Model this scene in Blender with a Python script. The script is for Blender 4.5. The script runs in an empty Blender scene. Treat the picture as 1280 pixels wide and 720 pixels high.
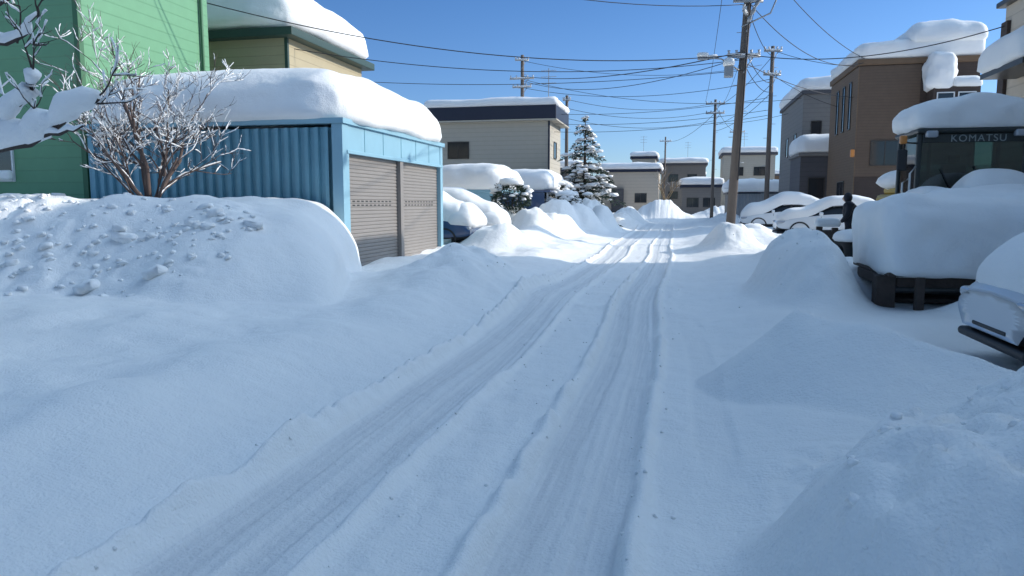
import bpy, bmesh, math, random
import numpy as np
from mathutils import Vector, Matrix
random.seed(7); rng=np.random.default_rng(7)
sc=bpy.context.scene
COL=sc.collection

# ------------------------------------------------------------ noise
def _h(ix,iy,iz):
    n=(ix*374761393+iy*668265263+iz*2147483647//7+iz*1274126177)&0xFFFFFFFF
    n=((n^(n>>13))*1274126177)&0xFFFFFFFF
    n=n^(n>>16)
    return (n&0xFFFF)/65535.0*2-1
def noise(x,y,z=0.0):
    x=np.asarray(x,float);y=np.asarray(y,float);z=np.asarray(z,float)+0*x
    ix=np.floor(x).astype(np.int64);iy=np.floor(y).astype(np.int64);iz=np.floor(z).astype(np.int64)
    fx=x-ix;fy=y-iy;fz=z-iz
    fx=fx*fx*fx*(fx*(fx*6-15)+10);fy=fy*fy*fy*(fy*(fy*6-15)+10);fz=fz*fz*fz*(fz*(fz*6-15)+10)
    r=0
    for a in (0,1):
        for b in (0,1):
            for c in (0,1):
                r=r+_h(ix+a,iy+b,iz+c)*(fx if a else 1-fx)*(fy if b else 1-fy)*(fz if c else 1-fz)
    return r
def fbm(x,y,z=0.0,o=3):
    r=0;a=1;s=1
    for i in range(o):
        r=r+a*noise(np.asarray(x)*s+i*17.3,np.asarray(y)*s-i*9.1,np.asarray(z)*s+i*5.7);a*=.5;s*=2.03
    return r
def ss(a,b,x):
    t=np.clip((x-a)/(b-a),0,1);return t*t*(3-2*t)

# ------------------------------------------------------------ materials
def mat(name,col,rough=.6,metal=0,var=.12,vscale=3,bump=0,bscale=20,spec=.5,stripe=None,trans=0,sheen=0,coat=0):
    m=bpy.data.materials.new(name);m.use_nodes=True
    nt=m.node_tree;N=nt.nodes;L=nt.links
    b=N['Principled BSDF'];b.inputs['Roughness'].default_value=rough;b.inputs['Metallic'].default_value=metal
    b.inputs['Specular IOR Level'].default_value=spec
    if coat: b.inputs['Coat Weight'].default_value=coat
    g=N.new('ShaderNodeNewGeometry')
    n=N.new('ShaderNodeTexNoise');n.inputs['Scale'].default_value=vscale;n.inputs['Detail'].default_value=5
    L.new(g.outputs['Position'],n.inputs['Vector'])
    mx=N.new('ShaderNodeMix');mx.data_type='RGBA'
    mx.inputs[6].default_value=(*[c*(1-var) for c in col],1);mx.inputs[7].default_value=(*[min(1,c*(1+var)) for c in col],1)
    L.new(n.outputs['Fac'],mx.inputs[0])
    out=mx.outputs[2]
    if bump:
        n2=N.new('ShaderNodeTexNoise');n2.inputs['Scale'].default_value=bscale;n2.inputs['Detail'].default_value=6
        L.new(g.outputs['Position'],n2.inputs['Vector'])
        bp=N.new('ShaderNodeBump');bp.inputs['Strength'].default_value=bump;bp.inputs['Distance'].default_value=.03
        L.new(n2.outputs['Fac'],bp.inputs['Height']);L.new(bp.outputs['Normal'],b.inputs['Normal'])
    if stripe:
        axis,sp,dark=stripe
        sx=N.new('ShaderNodeSeparateXYZ');L.new(g.outputs['Position'],sx.inputs[0])
        d=N.new('ShaderNodeMath');d.operation='DIVIDE';d.inputs[1].default_value=sp
        L.new(sx.outputs[axis],d.inputs[0])
        f=N.new('ShaderNodeMath');f.operation='FRACT';L.new(d.outputs[0],f.inputs[0])
        c=N.new('ShaderNodeValToRGB');c.color_ramp.elements[0].position=0;c.color_ramp.elements[0].color=(0,0,0,1)
        c.color_ramp.elements[1].position=.14;c.color_ramp.elements[1].color=(1,1,1,1)
        L.new(f.outputs[0],c.inputs[0])
        m2=N.new('ShaderNodeMix');m2.data_type='RGBA';m2.blend_type='MULTIPLY';m2.inputs[0].default_value=dark
        L.new(out,m2.inputs[6]);L.new(c.outputs[0],m2.inputs[7]);out=m2.outputs[2]
        bp=N.new('ShaderNodeBump');bp.inputs['Strength'].default_value=.4;bp.inputs['Distance'].default_value=.015
        L.new(c.outputs[0],bp.inputs['Height']);L.new(bp.outputs['Normal'],b.inputs['Normal'])
    L.new(out,b.inputs['Base Color'])
    return m
def snowmat(name,b1,s1,b2,s2,col=(.86,.845,.82),packed=False):
    m=bpy.data.materials.new(name);m.use_nodes=True
    nt=m.node_tree;N=nt.nodes;L=nt.links;b=N['Principled BSDF']
    b.inputs['Roughness'].default_value=.65;b.inputs['Specular IOR Level'].default_value=.25
    g=N.new('ShaderNodeNewGeometry')
    n=N.new('ShaderNodeTexNoise');n.inputs['Scale'].default_value=.8;n.inputs['Detail'].default_value=8
    L.new(g.outputs['Position'],n.inputs['Vector'])
    mx=N.new('ShaderNodeMix');mx.data_type='RGBA'
    mx.inputs[6].default_value=(col[0]*.95,col[1]*.955,col[2]*.965,1);mx.inputs[7].default_value=(min(1,col[0]*1.03),min(1,col[1]*1.03),col[2]*1.02,1)
    L.new(n.outputs['Fac'],mx.inputs[0]);out=mx.outputs[2]
    a=N.new('ShaderNodeTexNoise');a.inputs['Scale'].default_value=s1;a.inputs['Detail'].default_value=8;a.inputs['Roughness'].default_value=.62
    c=N.new('ShaderNodeTexNoise');c.inputs['Scale'].default_value=s2;c.inputs['Detail'].default_value=3
    for q in (a,c): L.new(g.outputs['Position'],q.inputs['Vector'])
    p1=N.new('ShaderNodeBump');p1.inputs['Strength'].default_value=b1;p1.inputs['Distance'].default_value=.08
    p2=N.new('ShaderNodeBump');p2.inputs['Strength'].default_value=b2;p2.inputs['Distance'].default_value=.012
    L.new(a.outputs['Fac'],p1.inputs['Height']);L.new(c.outputs['Fac'],p2.inputs['Height'])
    L.new(p1.outputs['Normal'],p2.inputs['Normal']);L.new(p2.outputs['Normal'],b.inputs['Normal'])
    if packed:
        at=N.new('ShaderNodeAttribute');at.attribute_name='packed'
        mp=N.new('ShaderNodeMapping');mp.inputs['Scale'].default_value=(16,.45,1)
        L.new(g.outputs['Position'],mp.inputs['Vector'])
        st=N.new('ShaderNodeTexNoise');st.inputs['Scale'].default_value=3;st.inputs['Detail'].default_value=5
        L.new(mp.outputs[0],st.inputs['Vector'])
        ml=N.new('ShaderNodeMath');ml.operation='MULTIPLY_ADD';ml.inputs[1].default_value=1.1;ml.inputs[2].default_value=.1
        L.new(st.outputs['Fac'],ml.inputs[0])
        mm=N.new('ShaderNodeMath');mm.operation='MULTIPLY';mm.use_clamp=True
        L.new(ml.outputs[0],mm.inputs[0]);L.new(at.outputs['Fac'],mm.inputs[1])
        m2=N.new('ShaderNodeMix');m2.data_type='RGBA';m2.inputs[7].default_value=(.65,.655,.66,1)
        L.new(mm.outputs[0],m2.inputs[0]);L.new(out,m2.inputs[6]);out=m2.outputs[2]
    L.new(out,b.inputs['Base Color'])
    return m
M={}
M['ground']=snowmat('snow_ground',.40,4.5,.7,55,packed=True)
M['snow']=snowmat('snow_soft',.3,4,.45,50,(.87,.855,.835))
M['green']=mat('green_siding',(.12,.285,.155),.6,stripe=(2,.3,.12),var=.08)
M['greent']=mat('green_trim',(.04,.13,.06),.6)
M['tan']=mat('tan_siding',(.40,.335,.215),.7,stripe=(2,.3,.25),var=.06)
M['beige']=mat('beige_siding',(.46,.41,.33),.7,stripe=(2,.28,.25),var=.06)
M['navy']=mat('navy_fascia',(.012,.016,.035),.5)
M['dgreen']=mat('dark_green_fascia',(.03,.06,.05),.5)
M['blue']=mat('blue_steel',(.15,.33,.41),.45,var=.18,vscale=2.0,bump=.1,bscale=30)
M['bluel']=mat('light_blue_steel',(.24,.42,.51),.45,var=.1,vscale=1.5)
M['shut']=mat('shutter_taupe',(.27,.245,.225),.5,metal=.2,var=.08,vscale=1.5)
M['dark']=mat('dark_void',(.015,.015,.017),.7)
M['brown']=mat('brown_tile',(.17,.105,.06),.75,stripe=(2,.15,.35),var=.15)
M['brownf']=mat('brown_front_tile',(.12,.08,.055),.75,stripe=(2,.15,.35),var=.15)
M['brownd']=mat('dark_brown_tile',(.06,.04,.032),.75,stripe=(2,.15,.3),var=.15)
M['grey']=mat('grey_siding',(.20,.185,.17),.75,stripe=(2,.3,.3))
M['greyd']=mat('grey_dark_siding',(.09,.085,.09),.75,stripe=(2,.3,.3))
M['cream']=mat('cream_siding',(.55,.46,.36),.75,stripe=(2,.4,.25),var=.06)
M['conc']=mat('concrete_pole',(.15,.12,.10),.85,var=.2,bump=.2,bscale=40)
M['steel']=mat('galvanised',(.35,.36,.37),.5,metal=.6)
M['wood']=mat('weathered_wood',(.07,.05,.04),.85,var=.35,vscale=12,bump=.4,bscale=30)
M['bark']=mat('bark',(.055,.042,.036),.9,var=.3,vscale=10,bump=.4,bscale=40)
M['barkg']=mat('bark_golden',(.25,.17,.09),.9)
M['twig']=mat('twig_bark',(.10,.07,.06),.9,var=.3)
M['glass']=mat('window_glass',(.02,.025,.03),.06,var=.1,spec=.8)
M['frame']=mat('window_frame',(.65,.66,.66),.4)
M['framed']=mat('window_frame_dark',(.04,.035,.03),.4)
M['white']=mat('white_paint',(.68,.70,.72),.28,var=.03,coat=.4)
M['silver']=mat('pearl_paint',(.60,.61,.63),.25,var=.03,coat=.5)
M['bluecar']=mat('blue_car_paint',(.03,.07,.16),.3,coat=.5)
M['dcar']=mat('dark_car_paint',(.03,.033,.04),.3,coat=.5)
M['plas']=mat('black_plastic',(.02,.02,.022),.55)
M['rub']=mat('rubber',(.018,.018,.018),.85,bump=.3,bscale=50)
M['rim']=mat('rim_metal',(.4,.41,.42),.35,metal=.8)
M['red']=mat('tail_red',(.35,.012,.012),.2,coat=.5)
M['amber']=mat('amber',(.6,.22,.05),.3)
M['lamp']=mat('lamp_clear',(.35,.37,.40),.08,coat=1)
M['letter']=mat('faded_lettering',(.30,.33,.32),.5)
M['yel']=mat('machine_yellow',(.40,.27,.03),.45,var=.2)
M['mgrey']=mat('machine_dark',(.035,.042,.04),.45,var=.2)
M['needle']=mat('needles',(.022,.045,.028),.8,var=.5,vscale=6)
M['jacket']=mat('dark_jacket',(.015,.018,.028),.85,bump=.3,bscale=25)
M['skin']=mat('skin',(.45,.28,.2),.6)
M['hair']=mat('hair',(.015,.012,.01),.7)
M['ins']=mat('insulator',(.5,.5,.5),.4)
M['wire']=mat('cable_black',(.02,.02,.025),.7)
cg=bpy.data.materials.new('cab_glass');cg.use_nodes=True;_n=cg.node_tree.nodes;_l=cg.node_tree.links
for q in list(_n):
    if q.type!='OUTPUT_MATERIAL': _n.remove(q)
_t=_n.new('ShaderNodeBsdfTransparent');_t.inputs[0].default_value=(.42,.52,.49,1)
_g=_n.new('ShaderNodeBsdfGlossy');_g.inputs['Roughness'].default_value=.04
_f=_n.new('ShaderNodeFresnel');_f.inputs[0].default_value=2.1;_m=_n.new('ShaderNodeMixShader')
_l.new(_f.outputs[0],_m.inputs[0]);_l.new(_t.outputs[0],_m.inputs[1]);_l.new(_g.outputs[0],_m.inputs[2])
_l.new(_m.outputs[0],[q for q in _n if q.type=='OUTPUT_MATERIAL'][0].inputs[0]);M['cabglass']=cg

# ------------------------------------------------------------ helpers
def link(o,parent=None):
    COL.objects.link(o)
    if parent is not None: o.parent=parent
    return o
def empty(name,loc=(0,0,0),rz=0):
    o=bpy.data.objects.new(name,None);o.location=loc;o.rotation_euler=(0,0,rz);o.empty_display_size=.3
    return link(o)
def mesh(name,V,F,m,parent=None,smooth=False,mi=None):
    me=bpy.data.meshes.new(name);me.from_pydata([tuple(v) for v in V],[],[tuple(f) for f in F]);me.update()
    for k in (m if isinstance(m,(list,tuple)) else [m]): me.materials.append(k)
    if smooth: me.polygons.foreach_set('use_smooth',[True]*len(me.polygons))
    if mi is not None: me.polygons.foreach_set('material_index',mi)
    o=bpy.data.objects.new(name,me);return link(o,parent)
def box(name,x0,x1,y0,y1,z0,z1,m,parent=None,bev=0,seg=2):
    V=[(x,y,z) for z in (z0,z1) for y in (y0,y1) for x in (x0,x1)]
    F=[(0,2,3,1),(4,5,7,6),(0,1,5,4),(2,6,7,3),(0,4,6,2),(1,3,7,5)]
    o=mesh(name,V,F,m,parent)
    if bev:
        b=o.modifiers.new('b','BEVEL');b.width=bev;b.segments=seg
        o.data.polygons.foreach_set('use_smooth',[True]*6)
        w=o.modifiers.new('w','WEIGHTED_NORMAL')
    return o
def tube_into(V,F,pts,rads,n=6,sq=1.0):
    pts=[Vector(p) for p in pts];base=len(V);k=len(pts)
    for i,p in enumerate(pts):
        d=(pts[min(i+1,k-1)]-pts[max(i-1,0)])
        if d.length<1e-6:d=Vector((0,0,1))
        d.normalize()
        ref=Vector((0,0,1)) if abs(d.z)<.95 else Vector((1,0,0))
        a=d.cross(ref).normalized();b=a.cross(d).normalized()
        for j in range(n):
            t=2*math.pi*j/n
            V.append(p+(a*math.cos(t)+b*math.sin(t)*sq)*rads[i])
    for i in range(k-1):
        for j in range(n):
            F.append((base+i*n+j,base+i*n+(j+1)%n,base+(i+1)*n+(j+1)%n,base+(i+1)*n+j))
    F.append(tuple(base+j for j in reversed(range(n))));F.append(tuple(base+(k-1)*n+j for j in range(n)))
def tube(name,pts,rads,m,parent=None,n=8):
    if not isinstance(rads,(list,tuple)): rads=[rads]*len(pts)
    V=[];F=[];tube_into(V,F,pts,rads,n);return mesh(name,V,F,m,parent,True)
def snow_block(name,x0,x1,y0,y1,z0,t,r=.5,rb=.12,dome=.15,res=.16,nz=.10,parent=None,seed=0,ov=0.0,m=None,slx=0,sly=0):
    z1=z0+t; r=min(r,(x1-x0)/2*.95,(y1-y0)/2*.95,t*.9)
    bm=bmesh.new()
    def lin(a,b): return np.linspace(a,b,max(4,int((b-a)/res)+1))
    X=lin(x0,x1);Y=lin(y0,y1);Z=lin(z0,z1)
    def face(A,B,f):
        g=[[bm.verts.new(f(a,b)) for b in B] for a in A]
        for i in range(len(A)-1):
            for j in range(len(B)-1): bm.faces.new((g[i][j],g[i+1][j],g[i+1][j+1],g[i][j+1]))
    face(X,Y,lambda a,b:(a,b,z1));face(Y,X,lambda a,b:(b,a,z0))
    face(X,Z,lambda a,b:(a,y0,b));face(Z,X,lambda a,b:(b,y1,a))
    face(Z,Y,lambda a,b:(x0,b,a));face(Y,Z,lambda a,b:(x1,a,b))
    bmesh.ops.remove_doubles(bm,verts=bm.verts,dist=1e-4)
    P=np.array([v.co[:] for v in bm.verts])
    lo=np.array([x0+r,y0+r,z0+rb]);hi=np.array([x1-r,y1-r,z1-r])
    Q=np.clip(P,lo,hi);D=P-Q
    s=np.array([r,r,r])*np.ones_like(P);s[:,2]=np.where(D[:,2]<0,rb,r)
    Dn=D/s;ln=np.linalg.norm(Dn,axis=1,keepdims=True);mx=np.max(np.abs(Dn),axis=1,keepdims=True)
    Dn=np.where(ln>1e-6,Dn/np.maximum(ln,1e-6)*np.minimum(mx,1),0)
    P2=Q+Dn*s
    u=(P2[:,0]-(x0+x1)/2)/((x1-x0)/2);v=(P2[:,1]-(y0+y1)/2)/((y1-y0)/2);h=(P2[:,2]-z0)/t
    P2[:,2]+=h*dome*np.clip(1-u*u,0,1)*np.clip(1-v*v,0,1)+h*slx*u+h*sly*v
    n1=fbm(P[:,0]*.7+seed,P[:,1]*.7,P[:,2]*.7,3);n2=fbm(P[:,0]*1.1,P[:,1]*1.1+seed,P[:,2]*1.1+9,3);n3=fbm(P[:,0]*.9+5,P[:,1]*.9,P[:,2]+seed,3)
    P2[:,2]+=h*nz*n1
    low=(1-h)*nz*.6*(n3)
    P2[:,2]+=low
    P2[:,0]+=np.sign(u)*np.abs(u)**4*nz*.9*n2;P2[:,1]+=np.sign(v)*np.abs(v)**4*nz*.9*n3
    for vv,p in zip(bm.verts,P2): vv.co=p
    bmesh.ops.recalc_face_normals(bm,faces=bm.faces)
    me=bpy.data.meshes.new(name);bm.to_mesh(me);bm.free()
    me.polygons.foreach_set('use_smooth',[True]*len(me.polygons));me.materials.append(m or M['snow'])
    return link(bpy.data.objects.new(name,me),parent)
def blob_into(V,F,c,rx,ry,rz,n=8,seed=0,amp=.25,flat=False):
    base=len(V);k=n//2+1
    for i in range(k):
        ph=math.pi*i/(k-1)
        for j in range(n):
            th=2*math.pi*j/n
            d=(math.sin(ph)*math.cos(th),math.sin(ph)*math.sin(th),math.cos(ph))
            f=1+amp*math.sin(d[0]*3.1+seed*1.7+d[1]*2.3)*math.cos(d[2]*2.9+seed)
            z=d[2]*rz*f
            if flat and z<0: z*=.35
            V.append((c[0]+d[0]*rx*f,c[1]+d[1]*ry*f,c[2]+z))
    for i in range(k-1):
        for j in range(n):
            F.append((base+i*n+j,base+(i+1)*n+j,base+(i+1)*n+(j+1)%n,base+i*n+(j+1)%n))
def window(parent,face,pos,a,z,w,h,fm=None,mull=1,snow=.0):
    fm=fm or M['frame'];b=.05
    def bx(nm,a0,a1,z0,z1,p0,p1,m,bev=0):
        if face=='-y': return box(nm,a0,a1,pos-p1,pos-p0,z0,z1,m,parent,bev)
        if face=='-x': return box(nm,pos-p1,pos-p0,a0,a1,z0,z1,m,parent,bev)
        if face=='+x': return box(nm,pos+p0,pos+p1,a0,a1,z0,z1,m,parent,bev)
    bx('window_glass',a-w/2,a+w/2,z,z+h,-.02,.015,M['glass'])
    bx('frame_l',a-w/2-b,a-w/2,z-b,z+h+b,-.01,.05,fm);bx('frame_r',a+w/2,a+w/2+b,z-b,z+h+b,-.01,.05,fm)
    bx('frame_b',a-w/2,a+w/2,z-b,z,-.01,.06,fm);bx('frame_t',a-w/2,a+w/2,z+h,z+h+b,-.01,.055,fm)
    for i in range(mull):
        q=a-w/2+w*(i+1)/(mull+1);bx('mullion',q-.02,q+.02,z,z+h,-.01,.035,fm)
    if snow:
        if face=='-y': snow_block('sill_snow',a-w/2-.05,a+w/2+.05,pos-.2,pos+.0,z-.02,snow,.1,.03,0,.05,.03,parent)
        elif face=='+x': snow_block('sill_snow',pos,pos+.2,a-w/2-.05,a+w/2+.05,z-.02,snow,.1,.03,0,.05,.03,parent)
        elif face=='-x': snow_block('sill_snow',pos-.2,pos,a-w/2-.05,a+w/2+.05,z-.02,snow,.1,.03,0,.05,.03,parent)
def house(name,x0,x1,y0,y1,h,wm,fm,fh=.35,over=.35,snow=.8,seed=0,r=.5,dome=.2,res=.25,nz=.12,plinth=True,slx=0,sly=0,sm=None):
    e=empty(name)
    box('walls',x0,x1,y0,y1,-.3,h-fh,wm,e)
    box('fascia',x0-over,x1+over,y0-over,y1+over,h-fh,h,fm,e,.03)
    if snow: snow_block('roof_snow',x0-over-.08,x1+over+.08,y0-over-.08,y1+over+.08,h-.03,snow,r,.12,dome,res,nz,e,seed,slx=slx,sly=sly)
    if plinth:
        box('corner_trim',x0-.03,x0+.08,y0-.03,y0+.08,-.3,h-fh-.002,fm,e)
        box('corner_trim',x1-.08,x1+.03,y0-.03,y0+.08,-.3,h-fh-.002,fm,e)
    return e

# ------------------------------------------------------------ TERRAIN
def mound(x,y,cx,cy,rx,ry,h,q=1.3,rot=0):
    c,s=math.cos(rot),math.sin(rot);dx=x-cx;dy=y-cy
    u=(dx*c+dy*s)/rx;v=(-dx*s+dy*c)/ry
    return h*np.exp(-((u*u+v*v)**q))
MOUNDS=[ # cx,cy,rx,ry,h,q,rot
 (-3.75,13.0,1.15,1.6,.62,1.1,.1),
 (1.95,12.3,.62,1.40,.92,1.8,.12),
 (2.45,3.95,1.15,.75,.74,2.0,.1),(1.10,2.85,.68,.80,.60,2.2,.2),(3.3,4.3,1.2,.6,.5,1.4,0),(2.2,2.6,1.3,.9,.62,1.6,0),
 (4.05,10.7,.5,.4,.32,1.2,0),(4.9,10.2,.7,.5,.3,1.2,0),(2.9,13.6,.9,1.2,.55,1.3,0),
 (1.75,26.0,.8,1.8,.80,1.5,0),(2.6,29.5,1.0,1.4,.5,1.3,0),(2.7,20.0,.7,1.3,.35,1.2,0),
 (3.4,36,.8,1.6,.45,1.2,0),(3.6,46,1.0,4,.5,1.3,0),(3.6,58,1.2,6,.6,1.3,0),
 (-5.6,22.8,.9,1.1,.55,1.4,0),(-5.5,28.6,.9,1.1,.80,1.6,.2),(-6.9,30,1.3,1.3,.90,1.4,0),(-5.1,32.2,.9,1.3,.80,1.5,-.2),
 (-5.7,36,1.1,1.5,1.05,1.5,0),(-4.6,37.5,.9,1.8,1.0,1.5,.2),(-4.0,40.5,.8,1.7,1.35,1.5,0),(-4.9,44,1.2,2.3,1.35,1.4,0),
 (-3.6,52,1.0,4,.9,1.3,0),(-3.9,62,1.2,5,1.1,1.3,0),(-1.6,80,2.4,4,2.0,1.4,0),(5.2,84,3,6,1.1,1.4,0),
 (-12,40,5,6,.9,1.2,0),(7.9,35.5,2.5,.7,.4,1.2,0),(6.2,27.0,1.3,1.0,.25,1.2,0),
]
def H(x,y,want=False):
    x=np.asarray(x,float);y=np.asarray(y,float)
    wob=(.07*np.sin(y*.35)+.02*np.sin(y*.83+1))*ss(60,20,y)
    xr=x-wob*np.clip(y/12,0,1)
    side=ss(-2.5,-3.9,xr)*.20+ss(.10,1.5,xr)*.17
    z=side+.045*fbm(x*.35,y*.35,0,3)+.016*fbm(x*1.6,y*1.3,3,4)
    z+=.08*ss(-2.8,-4.0,x)*fbm(x*.8,y*.7,12,3)
    z+=ss(-3,-9,x)*.22*ss(14,4,y)
    fade=ss(85,35,y)*(.45+.55*ss(26,14,y))
    e1=.022*noise(y*1.3,2)+.010*noise(y*6,3)
    xr=xr+e1*.5
    def rut(c,w,d,edge=.03):
        u=np.abs(xr-c);return -d*ss(w,w-edge,u)
    inr=ss(.37,.33,np.abs(xr+1.98))+ss(.31,.27,np.abs(xr+.53))
    tr=rut(-1.98,.37,.085)+rut(-.53,.31,.080)
    tr+=.125*np.exp(-((xr+2.45)/.065)**2)*(1+.4*noise(y*3,x*3)+.3*noise(y*9,x*6))+.06*np.exp(-((xr+1.56)/.05)**2)+.085*np.exp(-((xr+.89)/.055)**2)*(1+.5*noise(y*4,x*2+7))+.075*np.exp(-((xr+.17)/.055)**2)*(1+.5*noise(y*3.3,x*2+3))
    pk=inr*.6
    for c,wd,dd in ((-2.17,.11,.055),(-1.82,.085,.050),(-.68,.09,.050),(-.37,.08,.046)):
        xx=xr-.03*np.sin(y*.6+c*5)
        k=ss(wd,wd-.025,np.abs(xx-c));tr-=dd*k;pk=pk+.55*k
    tr+=.035*np.exp(-((xr+1.99-.02*np.sin(y*.7))/.03)**2)+.03*np.exp(-((xr+.53-.02*np.sin(y*.6))/.025)**2)
    lines=.008*np.sin(xr*95+.6*noise(y*.8,xr*2))*inr
    tread=.007*np.sin(y*58+xr*40)*inr*ss(-.2,.4,noise(y*.7,xr*3+4))
    cen=ss(-2.7,-2.4,xr)*ss(.4,.0,xr)
    z+=fade*(tr+lines+tread+.016*fbm(x*5,y*2.2,1,3)*cen)
    k=ss(.16,.10,np.abs(xr-.33+.012*y))*ss(11,7,y)*ss(4.0,5.5,y)
    z-=fade*.04*k;pk=pk+.3*k
    # left big bank : rounded, like a buried car at its right end
    xe=-4.75-(y-9.5)*.36+.16*noise(y*.9,3)
    yf=8.5+.35*noise(x*.6,5)
    front=ss(-.2,2.8,(y-yf)-ss(-6.6,-5.2,x)*.6)
    d=np.clip((xe-x)/1.15,0,1)
    s2=np.sqrt(np.clip(1-(1-d)**2,0,1))*ss(0,.12,d)
    drop=1-.20*ss(-8.2,-5.8,x)
    prof=np.minimum(front,1)**.8*s2
    bank=1.60*drop*prof*ss(15.3,14.6,y+0*x)
    bank=np.where(x<-13.2,1.60*front*s2*ss(16.3,15.6,y),bank)
    z=np.maximum(z,z*.3+bank*(1+.07*fbm(x*.75,y*.75,8,3)))
    rub=ss(-5.9,-6.9,x)*ss(8.3,9.4,y)*ss(12.3,11.2,y)*ss(-.6,.2,noise(x*.7,y*.9,4)+.25)
    a=np.abs(noise(x*1.7,y*1.7,2));b=np.abs(noise(x*3.9,y*3.9,5));c=np.abs(noise(x*8,y*8,6))
    z+=rub*(.15*(a-.25)+.08*(b-.2)+.035*(c-.2))
    ms=0
    for m in MOUNDS:
        mm=mound(x,y,*m)
        ms=np.maximum(ms,mm)+.25*np.minimum(ms,mm)
    # sharp-crested drift on the right shoulder: ridge runs towards the near right
    ax,ay,bx_,by=1.05,6.75,2.35,5.35
    L2=(bx_-ax)**2+(by-ay)**2
    tt=np.clip(((x-ax)*(bx_-ax)+(y-ay)*(by-ay))/L2,0,1)
    px_=ax+tt*(bx_-ax);py_=ay+tt*(by-ay)
    ux=(x-px_)*.73+(y-py_)*.68
    al=np.sqrt((x-px_)**2+(y-py_)**2)
    across=np.where(ux>0,al/.60,al/.85)
    ridge=(.56-.30*tt)*np.clip(1-across,0,1)**1.05
    ms=np.maximum(ms,ridge)
    z+=ms*(1+.13*fbm(x*1.3,y*1.3,4,3))
    z+=np.clip(ms*2,0,1)*.045*fbm(x*3.2,y*3.2,9,3)*ss(0,.5,np.abs(y-6.2)-.9)
    nr=ss(.3,1.1,x)*ss(5.0,4.2,y)
    z+=nr*(.11*(np.abs(noise(x*3.4,y*3.4,6))-.2)+.06*(np.abs(noise(x*8,y*8,3))-.2)+.025*noise(x*17,y*17,2))
    z+=ss(20,26,y)*(ss(-3.9,-5.5,x)*(.28+.2*noise(x*.4,y*.3))+ss(2.8,4,x)*.10)
    z-=.16*ss(1.9,1.2,np.sqrt(((x-4.2)/1.2)**2+((y-8.0))**2))
    if want: return z,np.clip(pk,0,1)*ss(85,35,y)*ss(.3,.1,ms)
    return z
def axis(segs):
    o=[]
    for a,b,s in segs: o+=list(np.arange(a,b,s))
    return o
def grow(a,s,end,f=1.12):
    o=[a]
    while o[-1]<end: o.append(o[-1]+s);s*=f
    return o
xs=[-v for v in reversed(grow(14,.5,1600,1.2)[1:])]+axis([(-14,-7,.08),(-7,-3.2,.06),(-3.2,.6,.02),(.6,4,.03),(4,5,.05),(5,10,.14)])+grow(10,.4,1600,1.2)
ys=[-v for v in reversed(grow(0,.8,300,1.3)[1:])]+axis([(0,1.6,.2),(1.6,6,.03),(6,15,.05),(15,32,.12),(32,60,.28)])+grow(60,.6,1800,1.1)
xs=np.array(xs);ys=np.array(ys)
GX,GY=np.meshgrid(xs,ys);GZ,PK=H(GX,GY,True)
nx,ny=len(xs),len(ys)
me=bpy.data.meshes.new('snowy_ground')
me.vertices.add(nx*ny);co=np.stack([GX,GY,GZ],-1).reshape(-1).astype(np.float32);me.vertices.foreach_set('co',co)
I=np.arange(nx*ny).reshape(ny,nx)
Q=np.stack([I[:-1,:-1],I[:-1,1:],I[1:,1:],I[1:,:-1]],-1).reshape(-1,4)
nf=len(Q);me.loops.add(nf*4);me.loops.foreach_set('vertex_index',Q.reshape(-1).astype(np.int32))
me.polygons.add(nf);me.polygons.foreach_set('loop_start',np.arange(0,nf*4,4,dtype=np.int32));me.polygons.foreach_set('loop_total',np.full(nf,4,dtype=np.int32))
me.polygons.foreach_set('use_smooth',[True]*nf);me.update(calc_edges=True)
at=me.attributes.new('packed','FLOAT','POINT');at.data.foreach_set('value',PK.reshape(-1).astype(np.float32))
me.materials.append(M['ground']);link(bpy.data.objects.new('snowy_ground',me))
def hz(x,y): return float(H(np.array([x]),np.array([y]))[0])

V=[];F=[]
for i in range(260):
    x=random.uniform(-12.5,-6.3);y=random.gauss(10.1,.6)
    s=random.uniform(.03,.09)*(2.0 if random.random()<.12 else .8)
    blob_into(V,F,(x,y,hz(x,y)+s*.05),s*random.uniform(.8,1.5),s*random.uniform(.8,1.3),s*.65,8,random.random()*50,.4)
for i in range(240):
    cx,cy=random.choice([(2.0,12.3),(1.9,3.4),(1.3,3.0),(-3.9,13.5),(1.9,26),(2.6,3.4)])
    x=random.gauss(cx,.6);y=random.gauss(cy,.6);s=random.uniform(.008,.028)
    if x<.5 and cx>0: continue
    blob_into(V,F,(x,y,hz(x,y)+s*.1),s,s*random.uniform(.8,1.3),s*.7,7,random.random()*50,.4)
for i in range(200):   # crumbs thrown up along the wheel tracks
    cx=random.choice([-2.5,-1.5,-.92,-.12]);x=random.gauss(cx,.10);y=random.uniform(2,16);s=random.uniform(.005,.016)
    blob_into(V,F,(x,y,hz(x,y)+s*.2),s,s*random.uniform(.8,1.3),s*.8,6,random.random()*50,.4)
mesh('snow_chunks',V,F,M['snow'],None,True)

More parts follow.
